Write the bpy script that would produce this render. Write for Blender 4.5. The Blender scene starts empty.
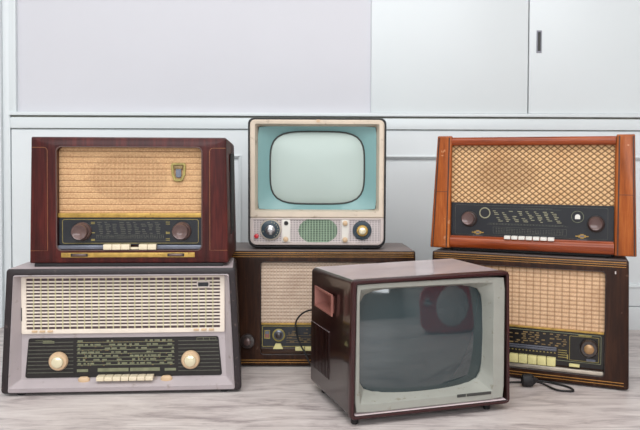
import bpy, bmesh, math, random
from math import sin, cos, tan, pi, radians, hypot, sqrt
from mathutils import Vector, Matrix
random.seed(7)
SC = bpy.context.scene
COL = SC.collection

# ------------------------------------------------------------------ camera
F = 700.0; H = 0.577; PITCH = radians(1.5); ROLL = radians(0.22)
cam_d = bpy.data.cameras.new('camera'); cam = bpy.data.objects.new('camera', cam_d); COL.objects.link(cam)
fw = Vector((0, cos(PITCH), -sin(PITCH))); rt = Vector((1, 0, 0)); up = Vector((0, sin(PITCH), cos(PITCH)))
rt2 = rt * cos(ROLL) + up * sin(ROLL); up2 = -rt * sin(ROLL) + up * cos(ROLL)
M4 = Matrix((rt2, up2, -fw)).transposed().to_4x4(); M4.translation = Vector((0, 0, H))
cam.matrix_world = M4
cam_d.sensor_width = 36; cam_d.sensor_fit = 'HORIZONTAL'; cam_d.lens = F / 640 * 36
cam_d.shift_y = -(215 - (163 + F * tan(PITCH))) / 640
cam_d.clip_start = 0.05
cam_d.dof.use_dof = True; cam_d.dof.focus_distance = 1.72; cam_d.dof.aperture_fstop = 9.0
SC.camera = cam

# ------------------------------------------------------------------ world, light, exposure
W = bpy.data.worlds.new('world'); SC.world = W; W.use_nodes = True
W.node_tree.nodes['Background'].inputs[0].default_value = (0.80, 0.90, 1.0, 1)
W.node_tree.nodes['Background'].inputs[1].default_value = 0.6
SC.view_settings.view_transform = 'Standard'; SC.view_settings.look = 'None'
SC.view_settings.gamma = 1; SC.view_settings.use_curve_mapping = False
SC.view_settings.exposure = -0.08
def area(name, loc, rot, sx, sy, power, col):
    l = bpy.data.lights.new(name, 'AREA'); l.shape = 'RECTANGLE'; l.size = sx; l.size_y = sy; l.energy = power; l.color = col
    o = bpy.data.objects.new(name, l); o.location = loc; o.rotation_euler = rot; COL.objects.link(o); return o
DAY = (0.93, 0.97, 1.0)
area('window_daylight', (-1.0, -2.46, 1.65), (radians(90), 0, 0), 1.8, 1.25, 44, DAY)      # rear windows
area('window_daylight', (1.0, -2.46, 1.65), (radians(90), 0, 0), 1.8, 1.25, 40, DAY)
area('side_window_daylight', (-2.46, 0.2, 1.45), (radians(90), 0, radians(-90)), 1.6, 1.5, 8, DAY)
area('ceiling_lamp_light', (-0.1, 0.15, 2.555), (0, 0, 0), 2.6, 1.5, 66, (1.0, 0.985, 0.97))

# ------------------------------------------------------------------ materials
def lin(c): c /= 255.0; return c / 12.92 if c <= 0.04045 else ((c + 0.055) / 1.055) ** 2.4
def S(c): return (lin(c[0]), lin(c[1]), lin(c[2]), 1)
class NT:
    def __init__(s, name):
        s.m = bpy.data.materials.new(name); s.m.use_nodes = True; s.t = s.m.node_tree
        s.b = s.t.nodes['Principled BSDF']
        tc = s.t.nodes.new('ShaderNodeTexCoord'); s.obj = tc.outputs['Object']
        sp = s.t.nodes.new('ShaderNodeSeparateXYZ'); s.t.links.new(s.obj, sp.inputs[0])
        s.x, s.y, s.z = sp.outputs
    def put(s, v, i):
        if isinstance(v, (int, float)): i.default_value = v
        elif isinstance(v, tuple): i.default_value = v
        else: s.t.links.new(v, i)
    def ma(s, op, a, b=0.0, c=0.0, clamp=False):
        n = s.t.nodes.new('ShaderNodeMath'); n.operation = op; n.use_clamp = clamp
        s.put(a, n.inputs[0]); s.put(b, n.inputs[1]); s.put(c, n.inputs[2]); return n.outputs[0]
    def mix(s, f, a, b):
        n = s.t.nodes.new('ShaderNodeMix'); n.data_type = 'RGBA'
        s.put(f, n.inputs['Factor']); s.put(a, n.inputs[6]); s.put(b, n.inputs[7]); return n.outputs[2]
    def noise(s, sc=(1, 1, 1), scale=5, detail=4, rough=0.55, loc=(0, 0, 0), dist=0.0):
        mp = s.t.nodes.new('ShaderNodeMapping'); mp.inputs['Scale'].default_value = sc; mp.inputs['Location'].default_value = loc
        s.t.links.new(s.obj, mp.inputs[0])
        n = s.t.nodes.new('ShaderNodeTexNoise'); n.inputs['Scale'].default_value = scale; n.inputs['Detail'].default_value = detail
        n.inputs['Roughness'].default_value = rough; n.inputs['Distortion'].default_value = dist
        s.t.links.new(mp.outputs[0], n.inputs['Vector']); return n.outputs[0]
    def ramp(s, f, stops):
        n = s.t.nodes.new('ShaderNodeValToRGB'); e = n.color_ramp.elements
        e[0].position, e[0].color = stops[0]; e[1].position, e[1].color = stops[-1]
        for p, c in stops[1:-1]:
            k = e.new(p); k.color = c
        s.put(f, n.inputs[0]); return n.outputs[0]
    def step(s, v, lo, hi):   # smooth 0..1
        n = s.t.nodes.new('ShaderNodeMapRange'); n.interpolation_type = 'SMOOTHSTEP'
        s.put(v, n.inputs[0]); n.inputs[1].default_value = lo; n.inputs[2].default_value = hi; return n.outputs[0]
    def bump(s, h, strength=0.3, dist=0.002):
        n = s.t.nodes.new('ShaderNodeBump'); n.inputs['Strength'].default_value = strength; n.inputs['Distance'].default_value = dist
        s.put(h, n.inputs['Height']); s.t.links.new(n.outputs[0], s.b.inputs['Normal'])
    def dust(s, col, c, lo=.90, hi=.985):  # paints the pale wall reflection into the colour of upward faces
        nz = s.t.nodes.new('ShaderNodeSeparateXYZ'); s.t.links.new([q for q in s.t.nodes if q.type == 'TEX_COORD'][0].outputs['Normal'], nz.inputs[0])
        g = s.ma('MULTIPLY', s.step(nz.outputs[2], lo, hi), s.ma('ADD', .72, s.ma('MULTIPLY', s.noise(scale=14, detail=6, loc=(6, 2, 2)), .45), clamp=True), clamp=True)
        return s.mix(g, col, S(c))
    def fin(s, col=None, rough=0.5, metal=0.0, coat=0.0, coat_r=0.08, spec=None):
        if col is not None: s.put(col, s.b.inputs['Base Color'])
        s.put(rough, s.b.inputs['Roughness']); s.put(metal, s.b.inputs['Metallic'])
        s.b.inputs['Coat Weight'].default_value = coat; s.b.inputs['Coat Roughness'].default_value = coat_r
        if spec is not None: s.b.inputs['Specular IOR Level'].default_value = spec
        return s.m
def plain(name, c, rough=0.5, metal=0.0, coat=0.0, var=0.10, scale=30, dirt=None, coat_r=0.08, dust=None):
    n = NT(name); f = n.noise(scale=scale, detail=5)
    c1 = S(c); c0 = tuple(v * (1 - var) for v in c1[:3]) + (1,); c2 = tuple(min(1, v * (1 + var)) for v in c1[:3]) + (1,)
    col = n.ramp(f, [(0.3, c0), (0.7, c2)])
    if dirt:
        g = n.noise(scale=scale * 2.2, detail=6, loc=(3, 1, 7)); col = n.mix(n.step(g, 0.60, 0.72), col, S(dirt))
    if dust: col = n.dust(col, dust)
    return n.fin(col, rough, metal, coat, coat_r)
def wood(name, dark, mid, light, axis='z', rough=0.35, coat=0.5, wear=None, coat_r=0.12, fine=1.0, dust=None, spec=.22):
    n = NT(name)
    k = {'z': (1, 1, .09), 'x': (.09, 1, 1)}[axis]
    k2 = tuple(v * 3.3 for v in k)
    a = n.noise(k, 55 * fine, 6, 0.6, dist=0.4); b = n.noise(k2, 60 * fine, 3, 0.6, loc=(2, 5, 1))
    f = n.ma('ADD', n.ma('MULTIPLY', a, 0.7), n.ma('MULTIPLY', b, 0.3))
    col = n.ramp(f, [(0.32, S(dark)), (0.5, S(mid)), (0.68, S(light))])
    if wear:
        g = n.noise(scale=42, detail=7, loc=(1, 8, 2)); col = n.mix(n.step(g, 0.66, 0.70), col, S(wear))
    if dust: col = n.dust(col, dust)
    n.bump(f, 0.08, 0.001)
    return n.fin(col, rough, 0, coat, coat_r, spec)

MT = {}
MT['wall'] = plain('white_wall_paint', (224, 229, 231), 0.45, var=0.012, scale=3)
MT['white_gloss'] = plain('white_lacquer', (221, 227, 229), 0.30, var=0.010, scale=2)
MT['grey_panel'] = plain('pale_grey_board', (209, 209, 215), 0.55, var=0.02, scale=1.4)
MT['gap_shadow'] = plain('painted_gap_shadow', (150, 150, 140), 0.8)  # olive grey that paints the shadow lines under band and ledge
MT['ceil'] = plain('ceiling_white', (240, 240, 238), 0.8, var=0.01)
MT['roomwall'] = plain('room_wall_paint', (178, 176, 172), 0.8, var=0.02)
MT['grey_metal'] = plain('brushed_grey_metal', (140, 140, 148), 0.35, 0.7)
# floor: white-washed laminate planks along x
n = NT('whitewashed_plank_floor')
pl = n.ma('DIVIDE', n.y, 0.19); row = n.ma('FLOOR', pl); fr = n.ma('FRACT', pl)
a = n.noise((.55, 2.4, 1), 9, 8, 0.68, dist=0.7); b = n.noise((.9, 9, 1), 16, 5, 0.65, loc=(4, 2, 0)); c = n.noise((.5, .9, 1), 2.3, 4, loc=(9, 3, 0))
wn = n.t.nodes.new('ShaderNodeTexWhiteNoise'); wn.noise_dimensions = '1D'; n.t.links.new(row, wn.inputs['W'])
f = n.ma('ADD', n.ma('ADD', n.ma('MULTIPLY', a, 0.62), n.ma('MULTIPLY', b, 0.22)), n.ma('MULTIPLY', c, 0.16))
f = n.ma('ADD', f, n.ma('MULTIPLY', n.ma('SUBTRACT', wn.outputs[0], 0.5), 0.05))
col = n.ramp(f, [(0.34, S((122, 112, 113))), (0.42, S((166, 155, 154))), (0.49, S((200, 190, 187))), (0.62, S((222, 214, 210)))])
seam = n.ma('SUBTRACT', 1.0, n.step(n.ma('MINIMUM', fr, n.ma('SUBTRACT', 1.0, fr)), 0.0, 0.012))
col = n.mix(n.ma('MULTIPLY', seam, 0.45), col, S((120, 108, 104)))
n.bump(f, 0.15, 0.001)
MT['floor'] = n.fin(col, 0.42)

MT['mahogany'] = wood('red_brown_mahogany', (40, 12, 12), (66, 22, 20), (92, 34, 28), 'z', coat=0.12, rough=.4)
MT['mahogany_h'] = wood('red_brown_mahogany_across', (46, 20, 20), (66, 30, 29), (84, 42, 38), 'x', coat=0.6)
MT['walnut'] = wood('orange_brown_walnut', (118, 56, 20), (156, 80, 31), (184, 106, 48), 'z', coat=0.12, wear=(186, 128, 88))
MT['walnut_h'] = wood('orange_brown_walnut_across', (100, 40, 16), (138, 60, 24), (164, 80, 36), 'x', coat=0.3)
MT['dark_wood'] = wood('dark_brown_wood', (26, 13, 8), (46, 25, 15), (68, 40, 24), 'z', coat=0.05, rough=.45, wear=(84, 60, 48), dust=(128, 116, 112))
MT['dark_wood_h'] = wood('dark_brown_wood_across', (38, 24, 18), (58, 38, 28), (82, 56, 40), 'x', coat=0.2, dust=(120, 108, 100))
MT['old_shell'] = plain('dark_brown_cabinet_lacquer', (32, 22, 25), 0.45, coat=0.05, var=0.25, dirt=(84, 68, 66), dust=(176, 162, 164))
MT['maroon'] = wood('glossy_maroon_lacquer', (24, 11, 10), (33, 15, 14), (44, 20, 18), 'z', rough=0.3, coat=0.45, coat_r=0.05, dust=(230, 214, 216))  # top face lightened in the colour to stand for the reflected wall
MT['maroon_rim'] = plain('maroon_rim_plastic', (52, 18, 20), 0.35, coat=0.1, var=0.15)
MT['black'] = plain('black_rubber', (24, 23, 25), 0.6)
MT['blackgloss'] = plain('black_dial_glass', (30, 33, 39), 0.3, coat=0.0, var=0.2, scale=18)
MT['dialgreen'] = plain('dark_green_dial_glass', (22, 18, 17), 0.3, coat=0.0, var=0.25, scale=14)
MT['ashgrey'] = plain('mauve_grey_plastic', (178, 168, 170), 0.5, var=0.05, dirt=(150, 138, 132), scale=14)
MT['ivory'] = plain('ivory_plastic', (228, 216, 202), 0.45, var=0.05)
MT['cream'] = plain('cream_enamel', (208, 193, 174), 0.42, var=0.08, dirt=(158, 138, 116), scale=16)
MT['creampale'] = plain('pale_pink_cream', (205, 193, 187), 0.45, var=0.05)
MT['key'] = plain('ivory_key', (226, 212, 184), 0.35, var=0.03)
MT['whitekey'] = plain('white_key', (226, 222, 214), 0.35, var=0.02)
MT['yellowkey'] = plain('yellowed_key', (222, 213, 150), 0.3, var=0.05)
MT['gold'] = plain('aged_brass', (182, 148, 78), 0.38, 0.55, var=0.25, dirt=(120, 92, 50), scale=60)
MT['goldline'] = plain('gold_inlay', (190, 136, 66), 0.4, 0.25, var=0.2)
MT['inlaydim'] = plain('dull_gold_inlay', (138, 88, 50), 0.4, 0.2, var=0.35)
MT['goldpaint'] = plain('gold_paint', (150, 136, 76), 0.45, 0.1, var=0.3, scale=80)
MT['bronze'] = plain('bronze_knob', (96, 74, 70), 0.3, 0.25, coat=0.4, var=0.15)
MT['knob'] = plain('dark_brown_knob', (52, 42, 40), 0.3, coat=0.4)
MT['knobtan'] = plain('tan_knob_cap', (168, 132, 92), 0.32, 0.3)
MT['beige'] = plain('beige_knob', (206, 176, 142), 0.4, var=0.05)
MT['pearl'] = plain('pearl_cap', (224, 214, 182), 0.22, 0.25, coat=0.6, var=0.05)
MT['silver'] = plain('silver_metal', (196, 196, 198), 0.25, 0.85, var=0.1)
MT['steelstrip'] = plain('blue_grey_strip', (112, 116, 128), 0.3, 0.5, var=0.15)
MT['champagne'] = plain('silvery_strip', (190, 180, 165), 0.3, 0.5, var=0.2)
MT['teal'] = plain('teal_mask', (118, 156, 156), 0.38, var=0.03, scale=8)
MT['tealblue'] = plain('blue_green_dial_ring', (26, 48, 60), 0.35, coat=0.15)
MT['red'] = plain('red_plastic', (196, 40, 52), 0.3, coat=0.5)
MT['redbox'] = plain('red_leatherette', (190, 34, 52), 0.4, coat=0.3)
MT['salmon'] = plain('dusty_pink_plastic', (148, 96, 86), 0.4, var=0.08)
MT['bezel'] = plain('grey_green_bezel', (152, 153, 145), 0.42, var=0.05, dirt=(132, 128, 114), scale=26)
MT['bezeldark'] = plain('dark_vent', (60, 60, 58), 0.5)
MT['print'] = plain('pale_print', (150, 146, 118), 0.5, var=0.25, scale=90)
MT['printdim'] = plain('dim_print', (84, 84, 74), 0.5, var=0.25, scale=90)
MT['printgreen'] = plain('green_grey_print', (120, 122, 96), 0.5, var=0.2, scale=70)
MT['printbrown'] = plain('brown_print', (126, 104, 66), 0.5, var=0.3, scale=70)
MT['inlaydark'] = plain('dark_inlay', (58, 30, 20), 0.4)
MT['meshback'] = plain('mauve_mesh_backing', (128, 112, 114), 0.8)
MT['meshbar'] = plain('pinkish_mesh', (206, 196, 194), 0.5, var=0.04)
MT['greenback'] = plain('green_speaker_backing', (66, 86, 72), 0.9)
MT['greenbar'] = plain('green_speaker_mesh', (150, 172, 148), 0.6)
MT['grillback'] = plain('brown_grille_backing', (92, 76, 78), 0.9, var=0.1)
MT['grilleyellow'] = plain('yellowish_wire', (196, 190, 150), 0.5)
n = NT('pale_green_picture_tube'); MT['tube_pale'] = n.fin(S((176, 191, 185)), 0.42, coat=0.12, coat_r=.2)
n = NT('dark_grey_picture_tube'); n.b.inputs['IOR'].default_value = 1.75; MT['tube_dark'] = n.fin(S((46, 60, 64)), 0.06, coat=0.6, coat_r=0.03)

def cloth_pleat():
    n = NT('tan_pleated_cloth')
    fuzz = n.noise((1, 1, 1.0), 260, 4, 0.7); big = n.noise(scale=12, detail=4)
    p = n.ma('FRACT', n.ma('DIVIDE', n.ma('SUBTRACT', n.z, 0.1235), 0.0150))
    line = n.ma('SUBTRACT', 1.0, n.step(p, 0.02, 0.17))
    dots = n.ma('MULTIPLY', n.ma('GREATER_THAN', n.ma('SINE', n.ma('MULTIPLY', n.x, 2 * pi / .0085)), 0.55), n.ma('MULTIPLY', n.step(p, 0.10, 0.18), n.ma('SUBTRACT', 1.0, n.step(p, 0.22, 0.32))))
    col = n.mix(n.step(fuzz, 0.35, 0.7), S((188, 146, 106)), S((218, 180, 136)))
    col = n.mix(n.ma('MULTIPLY', n.step(big, 0.45, 0.75), 0.4), col, S((222, 184, 138)))
    col = n.mix(n.ma('MULTIPLY', dots, 0.30), col, S((140, 92, 52)))
    col = n.mix(n.ma('MULTIPLY', line, 0.85), col, S((104, 66, 36)))
    dx = n.ma('DIVIDE', n.ma('ADD', n.x, 0.006), 0.100); dz = n.ma('DIVIDE', n.ma('SUBTRACT', n.z, 0.223), 0.062)
    r = n.ma('SQRT', n.ma('ADD', n.ma('MULTIPLY', dx, dx), n.ma('MULTIPLY', dz, dz)))
    hole = n.ma('SUBTRACT', 1.0, n.step(r, 0.92, 1.05))
    g = n.ma('MULTIPLY', n.ma('GREATER_THAN', n.ma('SINE', n.ma('MULTIPLY', n.x, 2 * pi / .0105)), -0.2), n.ma('GREATER_THAN', n.ma('SINE', n.ma('MULTIPLY', n.z, 2 * pi / .0105)), -0.3))
    col = n.mix(n.ma('MULTIPLY', hole, n.ma('ADD', 0.16, n.ma('MULTIPLY', g, 0.16))), col, S((112, 78, 50)))
    n.bump(fuzz, 0.3, 0.0006)
    return n.fin(col, 0.9)
def cloth_basket(name, base, light, line, px, pz, dash):
    n = NT(name)
    fuzz = n.noise((1, 1, 1), 300, 3, 0.7); big = n.noise(scale=9, detail=5)
    fx = n.ma('FRACT', n.ma('DIVIDE', n.x, px)); fz = n.ma('FRACT', n.ma('DIVIDE', n.z, pz))
    lx = n.ma('SUBTRACT', 1.0, n.step(n.ma('MINIMUM', fx, n.ma('SUBTRACT', 1.0, fx)), 0.02, 0.15))
    lz = n.ma('SUBTRACT', 1.0, n.step(n.ma('MINIMUM', fz, n.ma('SUBTRACT', 1.0, fz)), 0.04, 0.34))
    if dash:
        lz2 = n.ma('MULTIPLY', lz, n.step(n.ma('ABSOLUTE', n.ma('SUBTRACT', fx, 0.5)), 0.44, 0.26))
    else: lz2 = n.ma('MULTIPLY', lz, 0.8)
    col = n.mix(n.step(fuzz, 0.3, 0.7), S(base), S(light))
    col = n.mix(n.ma('MULTIPLY', n.step(big, 0.45, 0.7), 0.25), col, S(line))
    col = n.mix(n.ma('MULTIPLY', lx, 0.35 if dash else 0.5), col, S(line))
    col = n.mix(n.ma('MULTIPLY', lz2, 0.62), col, S(line))
    n.bump(fuzz, 0.3, 0.0006)
    return n.fin(col, 0.9)
def cloth_diamond(px, pz):
    n = NT('tan_diamond_cloth')
    fuzz = n.noise((1, 1, 1), 300, 3, 0.7); big = n.noise(scale=8, detail=4)
    X = n.ma('DIVIDE', n.x, px); Z = n.ma('DIVIDE', n.z, pz)
    A = n.ma('FRACT', n.ma('ADD', X, Z)); B = n.ma('FRACT', n.ma('SUBTRACT', X, Z))
    la = n.ma('MINIMUM', A, n.ma('SUBTRACT', 1.0, A)); lb = n.ma('MINIMUM', B, n.ma('SUBTRACT', 1.0, B))
    l = n.ma('SUBTRACT', 1.0, n.step(n.ma('MINIMUM', la, lb), 0.02, 0.24))
    col = n.mix(n.step(fuzz, 0.3, 0.7), S((206, 164, 116)), S((232, 198, 152)))
    col = n.mix(n.ma('MULTIPLY', n.step(big, 0.45, 0.7), 0.3), col, S((206, 150, 96)))
    col = n.mix(n.ma('MULTIPLY', l, 0.92), col, S((96, 58, 28)))
    dx = n.ma('DIVIDE', n.ma('ADD', n.x, 0.062), 0.095); dz = n.ma('DIVIDE', n.ma('SUBTRACT', n.z, 0.215), 0.060)
    r = n.ma('SQRT', n.ma('ADD', n.ma('MULTIPLY', dx, dx), n.ma('MULTIPLY', dz, dz)))
    col = n.mix(n.ma('MULTIPLY', n.ma('SUBTRACT', 1.0, n.step(r, 0.6, 1.05)), 0.28), col, S((120, 82, 50)))
    n.bump(fuzz, 0.3, 0.0006)
    return n.fin(col, 0.9)
PX, PZ = 0.0178, 0.0142
MT['cloth_pleat'] = cloth_pleat()
MT['cloth_diamond'] = cloth_diamond(PX, PZ)
MT['cloth_br'] = cloth_basket('peach_basket_cloth', (208, 168, 130), (230, 196, 160), (128, 84, 50), 0.0182, 0.0110, False)
MT['cloth_bm'] = cloth_basket('pinkish_tweed_cloth', (206, 180, 158), (226, 206, 186), (124, 90, 72), 0.0094, 0.0096, True)

# ------------------------------------------------------------------ mesh helpers (local frame: x right, y back, z up)
def link(name, me, mat, parent=None, angle=35):
    if mat: me.materials.append(mat)
    for p in me.polygons: p.use_smooth = len(p.vertices) <= 4
    me.set_sharp_from_angle(angle=radians(angle))
    o = bpy.data.objects.new(name, me); COL.objects.link(o)
    if parent: o.parent = parent
    return o
def bm_obj(name, bm, mat, parent=None, angle=35):
    bmesh.ops.recalc_face_normals(bm, faces=bm.faces)
    me = bpy.data.meshes.new(name); bm.to_mesh(me); bm.free()
    return link(name, me, mat, parent, angle)
def thing(name, label, cat, loc, deg=0, group=None):
    o = bpy.data.objects.new(name, None); COL.objects.link(o); o.empty_display_size = 0.05
    o.location = loc; o.rotation_euler = (0, 0, radians(deg)); o['label'] = label; o['category'] = cat
    if group: o['group'] = group
    return o
def lab(o, t): o['label'] = t; return o
def struct(o): o['kind'] = 'structure'; return o
def rpoly(pts, r, k=6):
    out = []; n = len(pts); rr = r if isinstance(r, (list, tuple)) else [r] * n
    for i, p in enumerate(pts):
        a = Vector(pts[i - 1]); b = Vector(p); c = Vector(pts[(i + 1) % n])
        u = (a - b).normalized(); v = (c - b).normalized()
        ang = math.acos(max(-1, min(1, u.dot(v)))); t = rr[i] / max(tan(ang / 2), 1e-6)
        t = min(t, (a - b).length * .49, (c - b).length * .49); rad = t * tan(ang / 2)
        w = (u + v).normalized(); cen = b + w * (rad / max(sin(ang / 2), 1e-6))
        s = b + u * t; e = b + v * t
        a0 = math.atan2(s.y - cen.y, s.x - cen.x); a1 = math.atan2(e.y - cen.y, e.x - cen.x)
        d = (a1 - a0 + pi) % (2 * pi) - pi
        for j in range(k + 1):
            q = a0 + d * j / k; out.append((cen.x + rad * cos(q), cen.y + rad * sin(q)))
    return out
def rrect(x0, x1, z0, z1, r=0.005, k=6): return rpoly([(x0, z0), (x1, z0), (x1, z1), (x0, z1)], r, k)
def trap(hb, ht, z0, z1, cx=0.0): return [(cx - hb, z0), (cx + hb, z0), (cx + ht, z1), (cx - ht, z1)]
def inset(pts, d):
    n = len(pts); out = []
    for i in range(n):
        a = Vector(pts[i - 1]); b = Vector(pts[i]); c = Vector(pts[(i + 1) % n])
        e1 = (b - a).normalized(); e2 = (c - b).normalized()
        n1 = Vector((-e1.y, e1.x)); n2 = Vector((-e2.y, e2.x)); w = (n1 + n2)
        w = w / max(0.3, (1 + n1.dot(n2))); q = b + w * d; out.append((q.x, q.y))
    return out
def rings(bm, rs, cap0=False, cap1=False, loop=False):
    vs = [[bm.verts.new(p) for p in r] for r in rs]; n = len(rs[0])
    for a, b in zip(vs, vs[1:]):
        for i in range(n): bm.faces.new((a[i], a[(i + 1) % n], b[(i + 1) % n], b[i]))
    if loop:
        a, b = vs[-1], vs[0]
        for i in range(n): bm.faces.new((a[i], a[(i + 1) % n], b[(i + 1) % n], b[i]))
    if cap0: bm.faces.new(vs[0])
    if cap1: bm.faces.new(vs[-1])
    return vs
def at_y(poly, y): return [(x, y, z) for x, z in poly]
def loft(name, mat, parent, sec, cap0=True, cap1=True, angle=35, loop=False):
    bm = bmesh.new(); rings(bm, [at_y(p, y) for p, y in sec], cap0, cap1, loop); return bm_obj(name, bm, mat, parent, angle)
def plate(name, mat, parent, poly, y0, y1, bev=0.0008, angle=35):
    """rounded plate from y0 (front) to y1 (back)"""
    bev = min(bev, (y1 - y0) * .45)
    return loft(name, mat, parent, [(inset(poly, bev), y0), (poly, y0 + bev), (poly, y1)], angle=angle)
def ring_plate(name, mat, parent, outer, inner, y0, y1, bev=0.0008):
    return loft(name, mat, parent, [(outer, y1), (outer, y0 + bev), (inset(outer, bev), y0), (inset(inner, -bev), y0), (inner, y0 + bev), (inner, y1)], False, False, loop=True)
def add_box(bm, x0, x1, y0, y1, z0, z1):
    v = [bm.verts.new(p) for p in ((x0, y0, z0), (x1, y0, z0), (x1, y1, z0), (x0, y1, z0), (x0, y0, z1), (x1, y0, z1), (x1, y1, z1), (x0, y1, z1))]
    for f in ((0, 1, 2, 3), (4, 5, 6, 7), (0, 1, 5, 4), (1, 2, 6, 5), (2, 3, 7, 6), (3, 0, 4, 7)): bm.faces.new([v[i] for i in f])
def box(name, mat, parent, b, bev=0.0):
    bm = bmesh.new(); add_box(bm, *b)
    if bev: bmesh.ops.bevel(bm, geom=bm.edges[:], offset=bev, segments=2, affect='EDGES', profile=0.6)
    return bm_obj(name, bm, mat, parent)
def boxes(name, mat, parent, L):
    bm = bmesh.new()
    for b in L: add_box(bm, *b)
    return bm_obj(name, bm, mat, parent)
def lathe(name, mat, parent, cx, cz, prof, n=40, ribs=0, amp=0.0):
    """prof: list of (radius, y)"""
    bm = bmesh.new(); rs = []
    for r, y in prof:
        rs.append([(cx + (r * (1 + (amp * cos(ribs * 2 * pi * i / n) if ribs and r > 0.003 else 0))) * cos(2 * pi * i / n), y,
                    cz + (r * (1 + (amp * cos(ribs * 2 * pi * i / n) if ribs and r > 0.003 else 0))) * sin(2 * pi * i / n)) for i in range(n)])
    rings(bm, rs, True, True); return bm_obj(name, bm, mat, parent, 40)
def marks(name, mat, parent, L, y, t=0.0004):
    return boxes(name, mat, parent, [(x0, x1, y - t, y + t, z0, z1) for x0, x1, z0, z1 in L])
def ribbon(name, mat, parent, path, w, y0, y1, closed=False):
    """flat strip of width w following an x,z path"""
    bm = bmesh.new(); n = len(path); A = []; 
    for i, p in enumerate(path):
        a = Vector(path[i - 1] if (i or closed) else p); c = Vector(path[(i + 1) % n] if (i < n - 1 or closed) else p)
        t = (c - a).normalized(); nn = Vector((-t.y, t.x)) * w / 2; b = Vector(p)
        A.append([bm.verts.new((b.x + s * nn.x, y, b.y + s * nn.y)) for s, y in ((-1, y0), (1, y0), (1, y1), (-1, y1))])
    m = n if closed else n - 1
    for i in range(m):
        a, b = A[i], A[(i + 1) % n]
        for j in range(4): bm.faces.new((a[j], a[(j + 1) % 4], b[(j + 1) % 4], b[j]))
    if not closed: bm.faces.new(A[0]); bm.faces.new(A[-1])
    return bm_obj(name, bm, mat, parent)
def surf(name, mat, parent, x0, x1, z0, z1, nx, nz, fy, y):
    me = bpy.data.meshes.new(name); V = []; Fc = []
    for j in range(nz + 1):
        z = z0 + (z1 - z0) * j / nz
        for i in range(nx + 1):
            x = x0 + (x1 - x0) * i / nx; V.append((x, y - fy(x, z), z))
    for j in range(nz):
        for i in range(nx):
            a = j * (nx + 1) + i; Fc.append((a, a + 1, a + nx + 2, a + nx + 1))
    me.from_pydata(V, [], Fc); return link(name, me, mat, parent, 60)
def smooth_path(P, sub=8):
    P = [Vector(p) for p in P]; out = []
    for i in range(len(P) - 1):
        p0 = P[max(0, i - 1)]; p1 = P[i]; p2 = P[i + 1]; p3 = P[min(len(P) - 1, i + 2)]
        for j in range(sub):
            t = j / sub
            out.append(0.5 * ((2 * p1) + (p2 - p0) * t + (2 * p0 - 5 * p1 + 4 * p2 - p3) * t * t + (3 * p1 - p0 - 3 * p2 + p3) * t ** 3))
    out.append(P[-1]); return out
def tube(name, mat, parent, P, r, n=10, sub=8):
    Q = smooth_path(P, sub); bm = bmesh.new(); rs = []
    ref = Vector((0.1, 0.2, 1)).normalized()
    for i, q in enumerate(Q):
        t = (Q[min(i + 1, len(Q) - 1)] - Q[max(0, i - 1)]).normalized()
        a = t.cross(ref).normalized(); b = t.cross(a)
        rs.append([q + a * r * cos(2 * pi * k / n) + b * r * sin(2 * pi * k / n) for k in range(n)])
    rings(bm, rs, True, True); return bm_obj(name, bm, mat, parent)
def knob(mat, parent, cx, cz, y, prof, ribs=24, amp=0.02, name='knob'):
    """prof (radius, height in front of y)"""
    return lathe(name, mat, parent, cx, cz, [(r, y - h) for r, h in prof], 48, ribs, amp)
def shell(name, mat, parent, quad, rf, ybev, depth, backq, rb, hole, rh, recess, k=6, floor_cap=True, prot=0.0, angle=35):
    """cabinet body: closed box with a recessed opening in its front"""
    bb = ybev
    def ri(q_, r_, d): r2 = [max(v - d, .0006) for v in r_] if isinstance(r_, (list, tuple)) else max(r_ - d, .0006); return rpoly(inset(q_, d), r2, k)
    o = rpoly(quad, rf, k); b = rpoly(backq, rb, k); h = rpoly(hole, rh, k)
    sec = [(ri(backq, rb, bb), depth), (b, depth - bb), (o, bb), (ri(quad, rf, bb * .3), bb * .3), (ri(quad, rf, bb), 0), (inset(h, -.0015), 0), (h, .0015), (h, recess)]
    return loft(name, mat, parent, sec, True, floor_cap, angle)
def feet(parent, L, mat=None, name='foot'):
    for x, y, z0, z1, r in L:
        bm = bmesh.new(); n = 16
        rings(bm, [[(x + q * cos(2 * pi * i / n), y + q * sin(2 * pi * i / n), z) for i in range(n)] for q, z in ((r * .85, z0), (r, z0 + (z1 - z0) * .3), (r, z1))], True, True)
        bm_obj(name, bm, mat or MT['black'], parent)

# ------------------------------------------------------------------ the room
YW = 2.43
RX0, RX1, RY0, RZ = -2.5, 2.5, -2.5, 2.6
fl = struct(box('floor', MT['floor'], None, (RX0, RX1, RY0, YW + .1, -.05, 0)))
struct(box('ceiling', MT['ceil'], None, (RX0, RX1, RY0, YW + .1, RZ, RZ + .05)))
wr = bpy.data.objects.new('wall_back', None); COL.objects.link(wr); struct(wr)
def rbox(name, mat, b, bev=0.0015, parent=wr): return box(name, mat, parent, b, bev)
XL = -1.076
# solid wall behind everything
rbox('wall_core', MT['wall'], (RX0, RX1, YW + .03, YW + .1, 0, RZ))
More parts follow.
